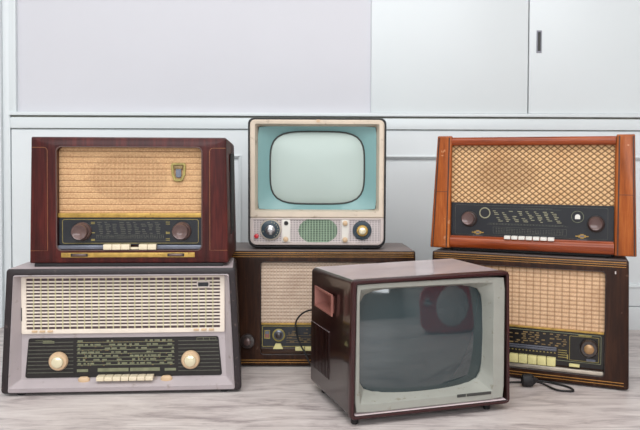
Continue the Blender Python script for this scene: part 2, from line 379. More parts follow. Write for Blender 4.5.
# lower panelling: baseboard, rails, stiles and recessed fields (8 mm back)
rbox('wainscot_field', MT['wall'], (XL + .002, RX1, YW + .010, YW + .03, 0.0, .692))
FR = [(XL + .006, RX1, .604, .688), (XL + .006, RX1, .083, .147), (XL + .006, -.97, .147, .604), (-.272, -.205, .147, .604), (1.30, 1.37, .147, .604)]
bm = bmesh.new()
for x0, x1, z0, z1 in FR: add_box(bm, x0, x1, YW, YW + .0098, z0, z1)
bm_obj('wainscot_frame', bm, MT['wall'], wr)
def bead(x0, x1, z0, z1):
    o = rrect(x0, x1, z0, z1, .0005, 1)
    loft('panel_moulding', MT['white_gloss'], wr, [(o, YW + .0099), (o, YW - .004), (inset(o, .004), YW - .005), (inset(o, .011), YW + .001), (inset(o, .012), YW + .0099)], False, False, loop=True)
bead(-.97, -.272, .147, .604); bead(-.205, 1.30, .147, .604)
struct(box('baseboard_back', MT['wall'], None, (XL + .004, RX1, YW - .008, YW + .0097, 0, .080), .002))
# band and ledge below the upper doors
struct(box('trim_1', MT['white_gloss'], None, (XL + .003, RX1, YW - .003, YW + .028, .6945, .7320), .001))
struct(box('shadow_strip_1', MT['gap_shadow'], None, (XL + .003, RX1, YW + .012, YW + .028, .6885, .6944), 0))  # recessed strip coloured as the shadow line below the band
struct(box('shadow_strip_2', MT['gap_shadow'], None, (XL + .003, RX1, YW + .010, YW + .028, .7321, .7385), 0))  # groove floor with the shade beneath the ledge put into its colour
struct(box('trim_4', MT['white_gloss'], None, (XL, RX1, YW - .010, YW + .028, .7386, .7500), .002))
# upper: left frame strip, recessed grey board, sliding doors
struct(box('trim_5', MT['white_gloss'], None, (XL, -1.053, YW - .002, YW + .028, .7501, RZ), .001))
rbox('grey_board', MT['grey_panel'], (-1.0529, .176, YW + .014, YW + .0285, .7501, RZ), 0)
d1 = struct(box('door_1', MT['white_gloss'], None, (.176, .7170, YW - .001, YW + .024, .7510, RZ - .01), .0015))
d2 = struct(box('door_2', MT['white_gloss'], None, (.7210, 1.55, YW - .001, YW + .024, .7510, RZ - .01), .0015))
ring_plate('door_handle', MT['grey_metal'], d2, rrect(.7455, .7635, .960, 1.037, .001, 2), rrect(.7495, .7595, .966, 1.031, .001, 2), YW - .004, YW - .001)
box('handle_recess', MT['bezeldark'], d2, (.7495, .7595, YW - .0018, YW - .0010, .966, 1.031))
# column at the far left
struct(box('trim_6', MT['wall'], None, (-1.101, XL - .0005, YW + .004, YW + .028, 0, RZ), .001))
struct(box('trim_7', MT['white_gloss'], None, (-1.30, -1.1015, YW - .012, YW + .028, 0, RZ), .002))
rbox('wall_left_part', MT['wall'], (RX0, -1.301, YW - .0, YW + .0295, 0, RZ), 0)
# side and rear walls with windows (behind and beside the camera)
def win_wall(name, axis, pos, a0, a1, holes, z0=1.0, z1=2.3, th=.08):
    """wall in plane axis=pos spanning a0..a1, holes list of (h0,h1)"""
    bm = bmesh.new()
    def B(p0, p1, q0, q1):
        if axis == 'y': add_box(bm, p0, p1, pos - th, pos, q0, q1)
        else: add_box(bm, pos[0], pos[1], p0, p1, q0, q1)
    e = a0
    for h0, h1 in holes:
        B(e, h0, 0, RZ); B(h0, h1, 0, z0); B(h0, h1, z1, RZ); e = h1
    B(e, a1, 0, RZ)
    return struct(bm_obj(name, bm, MT['roomwall']))
win_wall('wall_rear', 'y', RY0, RX0, RX1, [(-1.9, -.1), (.1, 1.9)])
win_wall('wall_left', 'x', (RX0 - .08, RX0), RY0 - .08, YW + .1, [(-.6, 1.0)], .7, 2.2)
struct(box('wall_right', MT['roomwall'], None, (RX1, RX1 + .08, RY0 - .08, YW + .1, 0, RZ)))
def window(i, along, pos, a0, a1, z0, z1):
    w = bpy.data.objects.new('window_%d' % i, None); COL.objects.link(w); struct(w)
    t = .04; L = [(a0, a0 + t, z0, z1), (a1 - t, a1, z0, z1), (a0 + t, a1 - t, z0, z0 + t), (a0 + t, a1 - t, z1 - t, z1), ((a0 + a1) / 2 - t / 2, (a0 + a1) / 2 + t / 2, z0 + t, z1 - t)]
    bm = bmesh.new()
    for p, q, r, s in L:
        if along == 'x': add_box(bm, p, q, pos, pos + .03, r, s)
        else: add_box(bm, pos, pos + .03, p, q, r, s)
    bm_obj('window_frame', bm, MT['white_gloss'], w)
window(1, 'x', RY0 - .035, -1.9, -.1, 1.0, 2.3); window(2, 'x', RY0 - .035, .1, 1.9, 1.0, 2.3); window(3, 'y', RX0 - .035, -.6, 1.0, .7, 2.2)
cl = thing('ceiling_lamp', 'white rectangular flat lamp on the ceiling above the radios', 'lamp', (-.1, .15, 2.56))
ring = box('lamp_frame', MT['white_gloss'], cl, (-1.34, 1.34, -.79, .79, .004, .04), .004)

# ------------------------------------------------------------------ A: grey fronted radio, bottom left
BLo = thing('vintage_radio', 'large radio with mauve grey front and ivory lattice grille, on the floor at left', 'radio', (-.4883, 1.723, 0), 3.9)
q = trap(.2944, .2785, .006, .3155); qb = trap(.2860, .2720, .006, .3155)
hole = [(-.2775, .0085), (.2775, .0085), (.2625, .2995), (-.2625, .2995)]
shell('cabinet', MT['old_shell'], BLo, q, .010, .004, .186, qb, .012, hole, .006, .032)
feet(BLo, [(-.25, .02, 0, .008, .012), (.25, .02, 0, .008, .012), (-.25, .16, 0, .008, .012), (.25, .16, 0, .008, .012)])
# moulded grey surround with slopes
R0 = rpoly([(-.2772, .0088), (.2772, .0088), (.2622, .2992), (-.2622, .2992)], .005, 4); R1 = rpoly([(-.2740, .0205), (.2740, .0205), (.2600, .2970), (-.2600, .2970)], .004, 4)
R2 = rpoly([(-.2535, .034), (.2535, .034), (.2475, .2930), (-.2475, .2930)], .004, 4)
loft('front_surround', MT['ashgrey'], BLo, [(R0, .02), (R0, .0002), (R1, -.0030), (R2, .0265), (inset(R2, .004), .0266)], False, True)
Y = .0265
# grille
gf = ring_plate('grille_frame', MT['ivory'], BLo, rrect(-.2505, .2505, .149, .2925, .003, 3), rrect(-.2385, .2385, .160, .2875, .002, 3), Y - .006, Y - .0001, .001)
box('grille_backing', MT['grillback'], BLo, (-.239, .239, Y - .0012, Y - .0002, .1595, .288))
L = []; nb = 27
for i in range(1, nb): x = -.2385 + .477 * i / nb; L.append((x - .0013, x + .0013, Y - .0050, Y - .0030, .160, .2875))
boxes('grille_wires', MT['grilleyellow'], BLo, L)
L = []; nr = 15
for j in range(1, nr): z = .160 + .1275 * j / nr; L.append((-.2385, .2385, Y - .0042, Y - .0016, z - .0019, z + .0019))
boxes('grille_bars', MT['ivory'], BLo, L)
for x in (-.218, -.199, -.180, .1795, .1985, .2175):
    plate('grille_tab', MT['beige'], BLo, rrect(x - .0065, x + .0065, .1535, .1585, .0015, 3), Y - .010, Y - .005)
nm = ring_plate('name_plate', MT['creampale'], BLo, rrect(.181, .213, .2620, .2785, .001, 2), rrect(.1840, .2100, .2650, .2755, .001, 2), Y - .0075, Y - .0055)
box('plate_center', MT['blackgloss'], nm, (.184, .210, Y - .0066, Y - .0056, .265, .2755))
boxes('broken_edge', MT['bezeldark'], BLo, [(-.2506, -.2485, Y - .0063, Y - .002, .182, .215)])
# dial
dq = [(-.2440, .0375), (.2440, .0375), (.2345, .1375), (-.2345, .1375)]
dl = plate('dial', MT['dialgreen'], BLo, rpoly(dq, .006, 4), Y - .0015, Y - .0002, .0004)
ys = Y - .0019
L = [];
for k in range(9):
    z = .050 + k * .0095
    L.append((-.238 + k * .0004, -.126, z, z + .0018)); L.append((.134, .238 - k * .0005, z, z + .0018))
marks('dial_stripes', MT['printdim'], dl, [v for v in L if v[0] < 0], ys); marks('dial_stripes', MT['printdim'], dl, [v for v in L if v[0] > 0], ys)
L = []
for k in range(7):
    z = .068 + k * .0095; L.append((-.117, .124, z, z + .0014)); 
    x = -.115
    while x < .118:
        w = random.uniform(.004, .016)
        if random.random() < .62: L.append((x, min(x + w, .123), z + .0022, z + .0060))
        x += w + random.uniform(.002, .009)
L += [(-.066, .010, .0515, .0600), (.014, .088, .0515, .0600), (-.117, -.090, .0515, .058), (.100, .128, .0515, .058)]
marks('dial_print', MT['printgreen'], dl, L, ys)
L = [(x, x + .003, .1255, .1268) for x in [-.114 + i * .0075 for i in range(32)]]
for k in range(6):
    z = .0665 + k * .0095
    L += [(x, x + .0022, z, z + .0018) for x in [random.uniform(-.115, .12) for _ in range(9)]]
marks('dial_ticks', MT['printbrown'], dl, L, ys - .0003)
marks('dial_boxes', MT['printgreen'], dl, [(.180, .228, .1275, .1282), (.180, .228, .1335, .1342), (.180, .1807, .1275, .134), (.196, .1967, .1275, .134), (.212, .2127, .1275, .134), (.228, .2287, .1275, .134)], ys)
marks('dial_boxes', MT['printgreen'], dl, [(-.218, -.178, .1310, .1318), (-.200, -.172, .1245, .1300)], ys)
for x, z in ((-.1610, .0805), (.1650, .0795)):
    kb = knob(MT['beige'], BLo, x, z, Y - .001, [(.0215, 0), (.0232, .002), (.0232, .008), (.0205, .012), (.012, .013)], 0)
    knob(MT['pearl'], kb, x, z - .0003, Y - .001, [(.0145, .010), (.0150, .015), (.0135, .0185), (.009, .0205), (.003, .0212)], 0, name='knob_cap')
for i in range(7):
    x = -.0655 + i * .0200
    box('push_button', MT['key'], BLo, (x + .0005, x + .0194, .002, .0262, .0335, .0440), .0018)
for x in (-.0985, .1050):
    bm = bmesh.new(); n_ = 32
    rings(bm, [[(x + (r * sqrt(max(0, 1)) * cos(2 * pi * i / n_)), .020 + .0 + r * sin(2 * pi * i / n_) * .45, z) for i in range(n_)] for r, z in ((.0120, .020), (.0145, .030), (.0145, .036), (.009, .0405))], True, True)
    bm_obj('thumb_wheel', bm, MT['beige'], BLo)

# ------------------------------------------------------------------ B: mahogany radio, top left
TLo = thing('vintage_radio', 'dark red-brown radio with tan pleated cloth, standing on the grey fronted radio', 'radio', (-.47595, 1.7475, .3157), 3.0)
box('plinth', MT['black'], TLo, (-.235, .232, .003, .185, .0, .0082), .001)
q = trap(.2465, .2410, .0084, .3238); qb = trap(.2530, .2460, .0084, .3180)
hole = [(-.1787, .0415), (.1787, .0415), (.1787, .2990), (-.1787, .2990)]
shell('cabinet', MT['mahogany'], TLo, q, [.004, .004, .006, .004], .006, .20, qb, .014, hole, .013, .0225)
ring_plate('opening_rim', MT['bronze'], TLo, rpoly(inset(hole, -.0022), .014, 6), rpoly(inset(hole, .0006), .012, 6), -.0012, .003)
surf('speaker_cloth', MT['cloth_pleat'], TLo, -.1785, .1785, .1335, .2985, 140, 230,
     lambda x, z: .0022 * (((z - .1235) / .0150) % 1.0) ** .5 if ((z - .1235) / .0150) % 1.0 < .86 else .0022 * .927 * (1 - (((z - .1235) / .0150) % 1.0 - .86) / .14), .0215)
# shield emblem
es = [(-.0125, .018), (.0125, .018), (.0110, -.004), (.006, -.0165), (-.006, -.0165), (-.0110, -.004)]
es = [(x + .119, z + .2360) for x, z in es][::-1]
sh = ring_plate('shield_emblem', MT['goldpaint'], TLo, rpoly(es, [.001] * 2 + [.004, .004] + [.001] * 2, 4)[::-1], rpoly(inset(es[::-1], .0038), .002, 4)[:0] or inset(rpoly(es, [.001] * 2 + [.004, .004] + [.001] * 2, 4)[::-1], .0062), .0135, .0205)
plate('emblem_center', MT['steelstrip'], sh, rrect(.1120, .1260, .2230, .2480, .004, 4), .0155, .0205)
box('emblem_crossbar', MT['printbrown'], sh, (.1085, .1295, .0128, .0205, .2450, .2530), .001)
box('gold_bar', MT['gold'], TLo, (-.1785, .1785, .0085, .0220, .1225, .1335), .001)
dl = plate('dial', MT['blackgloss'], TLo, rrect(-.1780, .1780, .0535, .1222, .002, 3), .0115, .0158, .0005)
ring_plate('dial_border', MT['goldpaint'], dl, rrect(-.1690, .1700, .0570, .1180, .006, 5), rrect(-.1678, .1688, .0582, .1168, .005, 5), .0108, .0118, .0002)
L = []
for c in range(9):
    x0 = -.083 + c * .0178
    for k in range(7):
        z = .0815 + k * .0046
        if random.random() < .85:
            xs = x0 + (6 - k) * .0009 + random.uniform(0, .002); L.append((xs, xs + random.uniform(.006, .0125), z, z + .0017))
for z in (.0700, .0735, .0770): L += [(x, x + random.uniform(.001, .0034), z, z + .0016) for x in [-.085 + i * .0046 for i in range(37)]]
L += [(-.088, .094, .0645, .0651), (-.088, .094, .1135, .1139), (-.03, .03, .1150, .1158)]
marks('dial_print', MT['printdim'], dl, L, .0110)
L = [(-.098 + d, -.0965 + d + .008, z, z + .0018) for z in (.064, .0665, .083, .106, .1095) for d in (0, )]
L += [(.088, .098, z, z + .0016) for z in (.064, .068, .081, .084, .105, .110)] + [(.0885, .0895, .080, .087)]
marks('dial_notes', MT['goldpaint'], dl, [v for v in L if v[0] < 0 and v[2] < .09], .0110); marks('dial_notes', MT['goldpaint'], dl, [v for v in L if v[0] < 0 and v[2] > .09], .0110); marks('dial_notes', MT['goldpaint'], dl, [v for v in L if v[0] > 0 and v[2] < .09], .0110); marks('dial_notes', MT['goldpaint'], dl, [v for v in L if v[0] > 0 and v[2] > .09], .0110)
for x, z in ((-.1215, .0878), (.1265, .0885)):
    kb = knob(MT['bronze'], TLo, x + .0025, z, .0115, [(.0230, 0), (.0230, .005), (.0210, .0075), (.0200, .009)], 0)
    knob(MT['bronze'], kb, x, z, .0115, [(.0192, .008), (.0205, .012), (.0205, .021), (.0185, .0240), (.0155, .0235), (.0110, .0200), (.004, .0190)], 0, name='knob_cap')
box('strip', MT['steelstrip'], TLo, (-.1778, -.0655, .004, .0150, .0430, .0530), .002); box('strip', MT['steelstrip'], TLo, (.0665, .1778, .004, .0150, .0430, .0530), .002)
for i in range(6):
    x = -.0650 + i * .0219
    zt = .0560 if i != 3 else .0480
    box('push_button', MT['key'], TLo, (x + .0004, x + .0215, (-.004 if i != 3 else .001), .0150, .0428, zt), .0016)
gp = box('gold_plate', MT['gold'], TLo, (-.1680, .1620, -.003, .001, .0235, .0355), .0012)
box('plate_ridge', MT['gold'], gp, (-.100, .092, -.0042, -.0028, .0245, .0345), .0008)
for x in (-.1235, .1150):
    box('plate_slot', MT['black'], gp, (x - .021, x + .021, -.0036, -.0026, .0255, .0335), .0005)
    bm = bmesh.new(); n_ = 28
    rings(bm, [[(x + r * cos(2 * pi * i / n_), -.0022 + r * sin(2 * pi * i / n_) * .20, z) for i in range(n_)] for r, z in ((.016, .0268), (.0185, .0285), (.0185, .0305), (.016, .0322))], True, True)
    bm_obj('thumb_wheel', bm, MT['bronze'], gp)
def arc(cx, cz, r, a0, a1, k=8): return [(cx + r * cos(radians(a0 + (a1 - a0) * i / k)), cz + r * sin(radians(a0 + (a1 - a0) * i / k))) for i in range(k + 1)]
ribbon('inlay', MT['inlaydim'], TLo, [(-.2385, .2975)] + arc(-.2100, .2885, .009, 90, 0) + [(-.2015, .0405), (-.2435, .0405)], .0011, -.0004, .0004)
ribbon('inlay', MT['inlaydim'], TLo, [(.2385, .2975)] + arc(.2080, .2885, .009, 90, 180) + [(.1995, .0405), (.2435, .0405)], .0011, -.0004, .0004)
box('side_slot', MT['black'], TLo, (.2460, .2500, .060, .150, .075, .2850), .001)

# ------------------------------------------------------------------ C: radio in the middle, under the turquoise television
def inner_radio(root, W2, zt, x_open0, x_open1, z0, z1, cloth, clothz, depth, rails):
    q = [(W2[0], .004), (W2[1], .004), (W2[1] - .004, zt), (W2[0] + .004, zt)]; qb = [(W2[0] + .004, .004), (W2[1] - .004, .004), (W2[1] - .012, zt - .001), (W2[0] + .012, zt - .001)]
    hole = [(x_open0, z0), (x_open1, z0), (x_open1, z1), (x_open0, z1)]
    shell('cabinet', MT['dark_wood'], root, q, .006, .005, depth, qb, .008, hole, .009, .014)
    surf('speaker_cloth', cloth, root, x_open0 + .0005, x_open1 - .0005, clothz, z1 - .0005, 150, 100, rails, .0125)
    ring_plate('opening_rim', MT['knob'], root, rpoly(inset(hole, -.0015), .010, 5), rpoly(inset(hole, .0004), .009, 5), -.0008, .002)
    box('gold_bar', MT['gold'], root, (x_open0 + .001, x_open1 - .001, .0070, .0135, clothz - .0050, clothz), .001)
    for z, h in ((zt - .0065, .0016), (zt - .0125, .0024), (zt - .0180, .0012)):
        box('inlay', MT['goldline'], root, (W2[0] + .010, W2[1] - .010, -.0006, .001, z, z + h))
    for z, h in ((.0130, .0013), (.0200, .0016)):
        box('inlay', MT['goldline'], root, (W2[0] + .008, W2[1] - .012, -.0006, .001, z, z + h))
    box('top_groove', MT['dark_wood_h'], root, (W2[0] + .007, W2[1] - .007, -.0025, .0005, zt - .0105, zt - .0075), .0006)

BMo = thing('vintage_radio', 'dark wooden radio with pinkish tweed cloth, underneath the turquoise television', 'radio', (0, 1.962, 0), .5)
inner_radio(BMo, (-.2740, .2740), .3305, -.1655, .1655, .0365, .2980, MT['cloth_bm'], .1240, .215,
            lambda x, z: .0008 * abs(sin(pi * z / .0096)) * (.6 + .4 * abs(sin(pi * x / .0094))))
feet(BMo, [(-.24, .03, 0, .006, .012), (.24, .03, 0, .006, .012), (-.24, .18, 0, .006, .012), (.24, .18, 0, .006, .012)])
dl = plate('dial', MT['blackgloss'], BMo, rrect(-.1645, .1645, .0535, .1185, .002, 3), .0095, .0138, .0004)
ring_plate('dial_border', MT['goldpaint'], dl, rrect(-.1625, .1625, .0560, .1160, .003, 3), rrect(-.1605, .1605, .0580, .1140, .002, 3), .0087, .0098, .0003)
box('wood_ledge', MT['dark_wood_h'], BMo, (-.1645, .1645, .004, .0138, .0370, .0534), .002)
ring_plate('station_window', MT['goldpaint'], dl, rrect(-.1565, -.1395, .0790, .1035, .001, 2), rrect(-.1540, -.1420, .0820, .1005, .001, 2), .0080, .0097)
box('window_insert', MT['salmon'], dl, (-.1535, -.1425, .0085, .0097, .0825, .0925)); box('window_insert', MT['steelstrip'], dl, (-.1535, -.1425, .0085, .0097, .0927, .1000))
def ring_knob(par, x, z, y):
    kb = knob(MT['goldpaint'], par, x, z, y, [(.0172, 0), (.0180, .002), (.0180, .004), (.0150, .005), (.0146, .003)], 0, name='dial_knob')
    knob(MT['steelstrip'], kb, x, z, y, [(.0142, .002), (.0135, .005), (.0100, .007), (.0096, .005)], 0, name='knob_ring')
    knob(MT['knob'], kb, x, z, y, [(.0092, .004), (.0088, .010), (.006, .012)], 0, name='knob_cap')
ring_knob(BMo, -.1150, .0900, .0095); ring_knob(BMo, .1150, .0900, .0095)
for s in (-1, 1):
    ft = loft('knob_bracket', MT['yellowkey'], BMo, [(rpoly([(s * .1165 - .0145, .0525), (s * .1165 + .0145, .0525), (s * .1165 + .0070, .0665), (s * .1165 - .0070, .0665)], .001, 2), y) for y in (-.001, .012)])
for i in range(5):
    x = -.0690 + i * .0276
    box('push_button', MT['yellowkey'], BMo, (x + .001, x + .0265, -.004, .010, .0480, .0580), .0015)
L = [(-.094, .094, z, z + .0009) for z in (.068, .074, .080, .0875)]
for k in range(60): x = random.uniform(-.092, .084); z = random.choice((.0695, .0755, .0815, .089, .094, .099, .104)); L.append((x, x + random.uniform(.003, .01), z, z + .0022))
marks('dial_print', MT['printbrown'], dl, L, .0092)
for s in (-1, 1):
    kb = knob(MT['knob'], BMo, s * .2020, .0750, 0, [(.0205, -.0), (.0215, .003), (.0190, .009), (.0150, .010)], 0, name='side_knob')
    knob(MT['bronze'], kb, s * .2020, .0750, 0, [(.0095, .009), (.0100, .014), (.0070, .016)], 0, name='knob_cap')

# ------------------------------------------------------------------ D: right bottom radio
BRo = thing('vintage_radio', 'dark brown radio with peach basket weave cloth, on the floor at far right', 'radio', (.78391, 1.75673, 0), -22.4)
inner_radio(BRo, (-.5120, -.0005), .3335, -.4540, -.0590, .0310, .3015, MT['cloth_br'], .1435, .200,
            lambda x, z: .0014 * abs(sin(pi * x / .0182)) ** .5 * (.55 + .45 * abs(sin(pi * z / .0110))))
feet(BRo, [(-.47, .03, 0, .006, .012), (-.04, .03, 0, .006, .012), (-.47, .17, 0, .006, .012), (-.04, .17, 0, .006, .012)])
dl = plate('dial', MT['dialgreen'], BRo, rrect(-.4530, -.0600, .0480, .1380, .002, 3), .0085, .0138, .0004)
ring_plate('dial_border', MT['printgreen'], dl, rrect(-.4500, -.0665, .0600, .1345, .003, 3), rrect(-.4485, -.0680, .0615, .1330, .002, 3), .0078, .0088, .0003)
ring_plate('dial_border', MT['goldpaint'], dl, rrect(-.1440, -.0720, .0640, .1285, .002, 3), rrect(-.1428, -.0732, .0652, .1273, .0015, 3), .0076, .0088, .0003)
L = []
for r in range(6):
    z = .0975 + r * .0058
    for c in range(17):
        x = -.435 + c * .0170 + (r % 2) * .004
        if random.random() < .8: L.append((x, x + random.uniform(.006, .0135), z + random.uniform(-.001, .001), z + .0026))
marks('dial_print', MT['printbrown'], dl, L, .0081)
L = [(-.443, -.176, .0905, .0935), (-.443, -.176, .0855, .0885), (-.443, -.176, .0835, .0843)]
marks('scale_strip', MT['steelstrip'], dl, L, .0080)
L = [(-.172, -.150, z, z + .0016) for z in (.069, .075, .081, .087)] + [(-.443 + i * .009, -.439 + i * .009, .0775, .0800) for i in range(30)] + [(-.122, -.090, .1295, .1330), (-.150, -.147, .066, .078)]
for A_ in (lambda v: v[0] < -.175, lambda v: -.175 < v[0] < -.14, lambda v: v[0] > -.14): marks('scale_ticks', MT['goldpaint'], dl, [v for v in L if A_(v)], .0079)
marks('small_label', MT['steelstrip'], dl, [(-.102, -.080, .0655, .0715)], .0079)
kb = knob(MT['knob'], BRo, -.0955, .1010, .0085, [(.0222, 0), (.0228, .003), (.0222, .013), (.0190, .0165), (.0130, .0165)], 30, .015)
knob(MT['knobtan'], kb, -.0955, .1010, .0085, [(.0128, .013), (.0122, .0185), (.0095, .0205), (.003, .0215)], 0, name='knob_cap')
kb = knob(MT['knob'], BRo, -.4150, .1010, .0085, [(.0222, 0), (.0228, .003), (.0222, .013), (.0190, .0165), (.0130, .0165)], 30, .015)
knob(MT['knobtan'], kb, -.4150, .1010, .0085, [(.0128, .013), (.0122, .0185), (.0095, .0205), (.003, .0215)], 0, name='knob_cap')
for i in range(7):
    x = -.1765 - (i + 1) * .0238
    box('push_button', MT['yellowkey'], BRo, (x + .0006, x + .0232, -.003, .010, .0450, .0680), .0022)
box('silver_ledge', MT['champagne'], BRo, (-.4525, -.0605, .003, .0138, .0320, .0425), .003)
lb = box('switch', MT['yellowkey'], BRo, (-.1440, -.1180, .001, .010, .0485, .0560), .0015)
box('paint_chip', MT['creampale'], BRo, (-.0370, -.0340, -.0006, .001, .2980, .3050))

# ------------------------------------------------------------------ E: orange-brown radio, top right
TRo = thing('vintage_radio', 'orange-brown radio with diamond pattern cloth, standing on the peach cloth radio', 'radio', (.5558, 1.8615, .3337), -21.5)
TRo.location.z = .3337
Z0 = .0065   # everything below was measured with the body starting at .34
zo = TRo.location.z
for s in (-1, 1):
    feet(TRo, [(s * .20, .03, 0, .0125, .010), (s * .20, .17, 0, .0125, .010)])
box('plinth', MT['black'], TRo, (-.205, .205, .012, .185, .004, .0120), .001)
def Zt(z): return z + Z0
q = trap(.2600, .2440, Zt(.0055), Zt(.3080)); qb = trap(.2560, .2390, Zt(.0055), Zt(.3030))
hole = [(-.2080, Zt(.0300)), (.2110, Zt(.0300)), (.2110, Zt(.2900)), (-.2080, Zt(.2900))]
shell('cabinet', MT['walnut'], TRo, q, .008, .004, .195, qb, .012, hole, .003, .014)
# pillars
def pillar(s):
    xo_b, xo_t, xi_b, xi_t = (.2640, .2560, .2110, .2130) if s > 0 else (.2630, .2445, .2080, .2040)
    p = [(s * xi_b, Zt(.0030)), (s * xo_b, Zt(.0030)), (s * xo_t, Zt(.3125)), (s * xi_t, Zt(.3125))]
    if s < 0: p = [p[1], p[0], p[3], p[2]]
    P = rpoly(p, [.003, .003, .003, .003], 3)
    o = loft('side_pillar', MT['walnut'], TRo, [(rpoly(inset(p, .006), .0006, 3), -.0100), (rpoly(inset(p, .002), .0015, 3), -.0085), (P, -.0045), (P, -.0002)])
    def xx(t, z): a = s * (xi_b + (xo_b - xi_b) * t); b = s * (xi_t + (xo_t - xi_t) * t); k = (z) / .31; return a + (b - a) * k
    for t in (.17, .86) if s < 0 else (.16, .90):
        ribbon('inlay', MT['inlaydark'], o, [(xx(t, .006), Zt(.0055)), (xx(t, .305), Zt(.3080))], .0030, -.0112, -.0080)
    ribbon('cross_line', MT['inlaydark'], o, [(xx(.17, .159), Zt(.159)), (xx(.86, .159), Zt(.159))], .0012, -.0106, -.0095)
pillar(-1); pillar(1)
def rail(name, z0, z1, dep, mat=MT['walnut_h']):
    bm = bmesh.new(); k = 10; zc = (z0 + z1) / 2; h = (z1 - z0) / 2
    prof = [(-dep * cos(pi * (i / k - .5)) ** .8 if 0 < i < k else 0.0, zc - h * cos(pi * i / k)) for i in range(k + 1)] + [(.013, z1), (.013, z0)]
    rings(bm, [[(x, y, z) for y, z in prof] for x in (-.2078, .2108)], True, True); return bm_obj(name, bm, mat, TRo, 50)
rail('top_rail', Zt(.2860), Zt(.3085), .0085); rail('bottom_rail', Zt(.0050), Zt(.0360), .0100)
surf('speaker_cloth', MT['cloth_diamond'], TRo, -.2075, .2105, Zt(.1295), Zt(.2862), 420, 168,
     lambda x, z: .0016 * sqrt(abs(sin(pi * (x / PX + z / PZ))) * abs(sin(pi * (x / PX - z / PZ)))), .0105)
dl = plate('dial', MT['blackgloss'], TRo, rrect(-.2075, .2105, Zt(.0365), Zt(.1290), .001, 2), .0065, .0138, .0004)
def zr(L): return [(a, b, Zt(c), Zt(d)) for a, b, c, d in L]
ring_plate('dial_border', MT['printdim'], dl, rrect(-.1960, .1960, Zt(.0415), Zt(.1235), .004, 4), rrect(-.1953, .1953, Zt(.0422), Zt(.1228), .0035, 4), .0058, .0067, .0002)
L = []
for c in range(8):
    x0 = -.094 + c * .0215
    for k in range(7):
        z = .0805 + k * .0045; x = x0 + (6 - k) * .0026 + random.uniform(-.001, .001)
        if random.random() < .88: L.append((x, x + random.uniform(.006, .0125), z, z + .0019))
marks('dial_print', MT['print'], dl, zr(L), .0061)
L = [(-.098, .082, .1150, .1156), (-.020, .060, .1175, .1181), (-.105, .090, .0745, .0750), (-.110, .100, .0715, .0719)] + [(x, x + .0016, .0720, .0740) for x in [-.10 + i * .008 for i in range(25)]]
L += [(-.0930, .0960, .0645, .0651), (-.0930, .0960, .0475, .0481), (-.0930, -.0924, .0475, .065), (.0954, .0960, .0475, .065)]
L += [(x, x + random.uniform(.002, .005), z, z + .0016) for z in (.0510, .0550, .0595) for x in [-.086 + i * .0068 for i in range(26)]]
marks('dial_scale', MT['printdim'], dl, zr(L), .0061)
for s in (-1, 1):
    cx = s * .1340; cz = Zt(.0485)
    marks('dial_emblem', MT['gold'], dl, [(cx - .016, cx + .016, cz - .0012, cz + .0012), (cx - .009, cx + .009, cz - .0034, cz + .0034), (cx - .004, cx + .004, cz - .0058, cz + .0058)], .0060)
    marks('emblem_spot', MT['steelstrip'], dl, [(cx - .005, cx + .005, cz - .0022, cz + .0022), (cx - .013, cx + .013, cz - .0095, cz - .0083)], .0056)
ring_plate('dial_ring', MT['print'], dl, arc(-.1154, Zt(.1025), .0150, 0, 352.5, 47), arc(-.1154, Zt(.1025), .0122, 0, 352.5, 47), .0052, .0067, .0003)
ey = ring_plate('tuning_eye', MT['printgreen'], TRo, arc(.1224, Zt(.0990), .0155, 0, 352.5, 47), arc(.1224, Zt(.0990), .0143, 0, 352.5, 47), .0052, .0067, .0003)
plate('eye_glass', MT['whitekey'], ey, [(.1160, Zt(.0930)), (.1290, Zt(.0930))] + arc(.1225, Zt(.0990), .0065, 0, 180, 10), .0050, .0067)
for x, z in ((-.1580, .0870), (.1665, .0840)):
    kb = knob(MT['knob'], TRo, x + .001, Zt(z) - .002, .0065, [(.0215, 0), (.0215, .006), (.0190, .009), (.0170, .010)], 0)
    knob(MT['bronze'], kb, x, Zt(z), .0065, [(.0165, .008), (.0178, .012), (.0178, .021), (.0160, .0235), (.0120, .0215), (.004, .0205)], 24, .015, name='knob_cap')
for i in range(7):
    x = -.0630 + i * .0186
    box('push_button', MT['whitekey'], TRo, (x + .0012, x + .0174, -.0130, .0060, Zt(.0345), Zt(.0435)), .0015)
box('button_rail', MT['walnut_h'], TRo, (-.2070, .2100, -.0060, .0060, Zt(.0330), Zt(.0385)), .002)

# ------------------------------------------------------------------ F: turquoise television
TVo = thing('vintage_television', 'small television with turquoise screen surround and cream frame, standing on a radio', 'television', (-.0085, 1.9850, .3307), 0)
q = trap(.1955, .1965, .0040, .3735); qb = trap(.150, .150, .030, .330)
o_ = rpoly(q, [.026, .026, .016, .016], 7); b_ = rpoly(qb, .03, 7); m_ = rpoly(trap(.1945, .1955, .006, .372), [.026, .026, .018, .018], 7)
h_ = inset(o_, .005)
loft('case', MT['black'], TVo, [(inset(b_, .02), .185), (b_, .175), (m_, .135), (o_, .004), (inset(o_, .003), -.001), (inset(o_, .0055), -.001), (inset(o_, .0055), .06)], True, True)
feet(TVo, [(-.14, .02, 0, .006, .010), (.14, .02, 0, .006, .010), (-.12, .14, 0, .014, .010), (.12, .14, 0, .014, .010)])
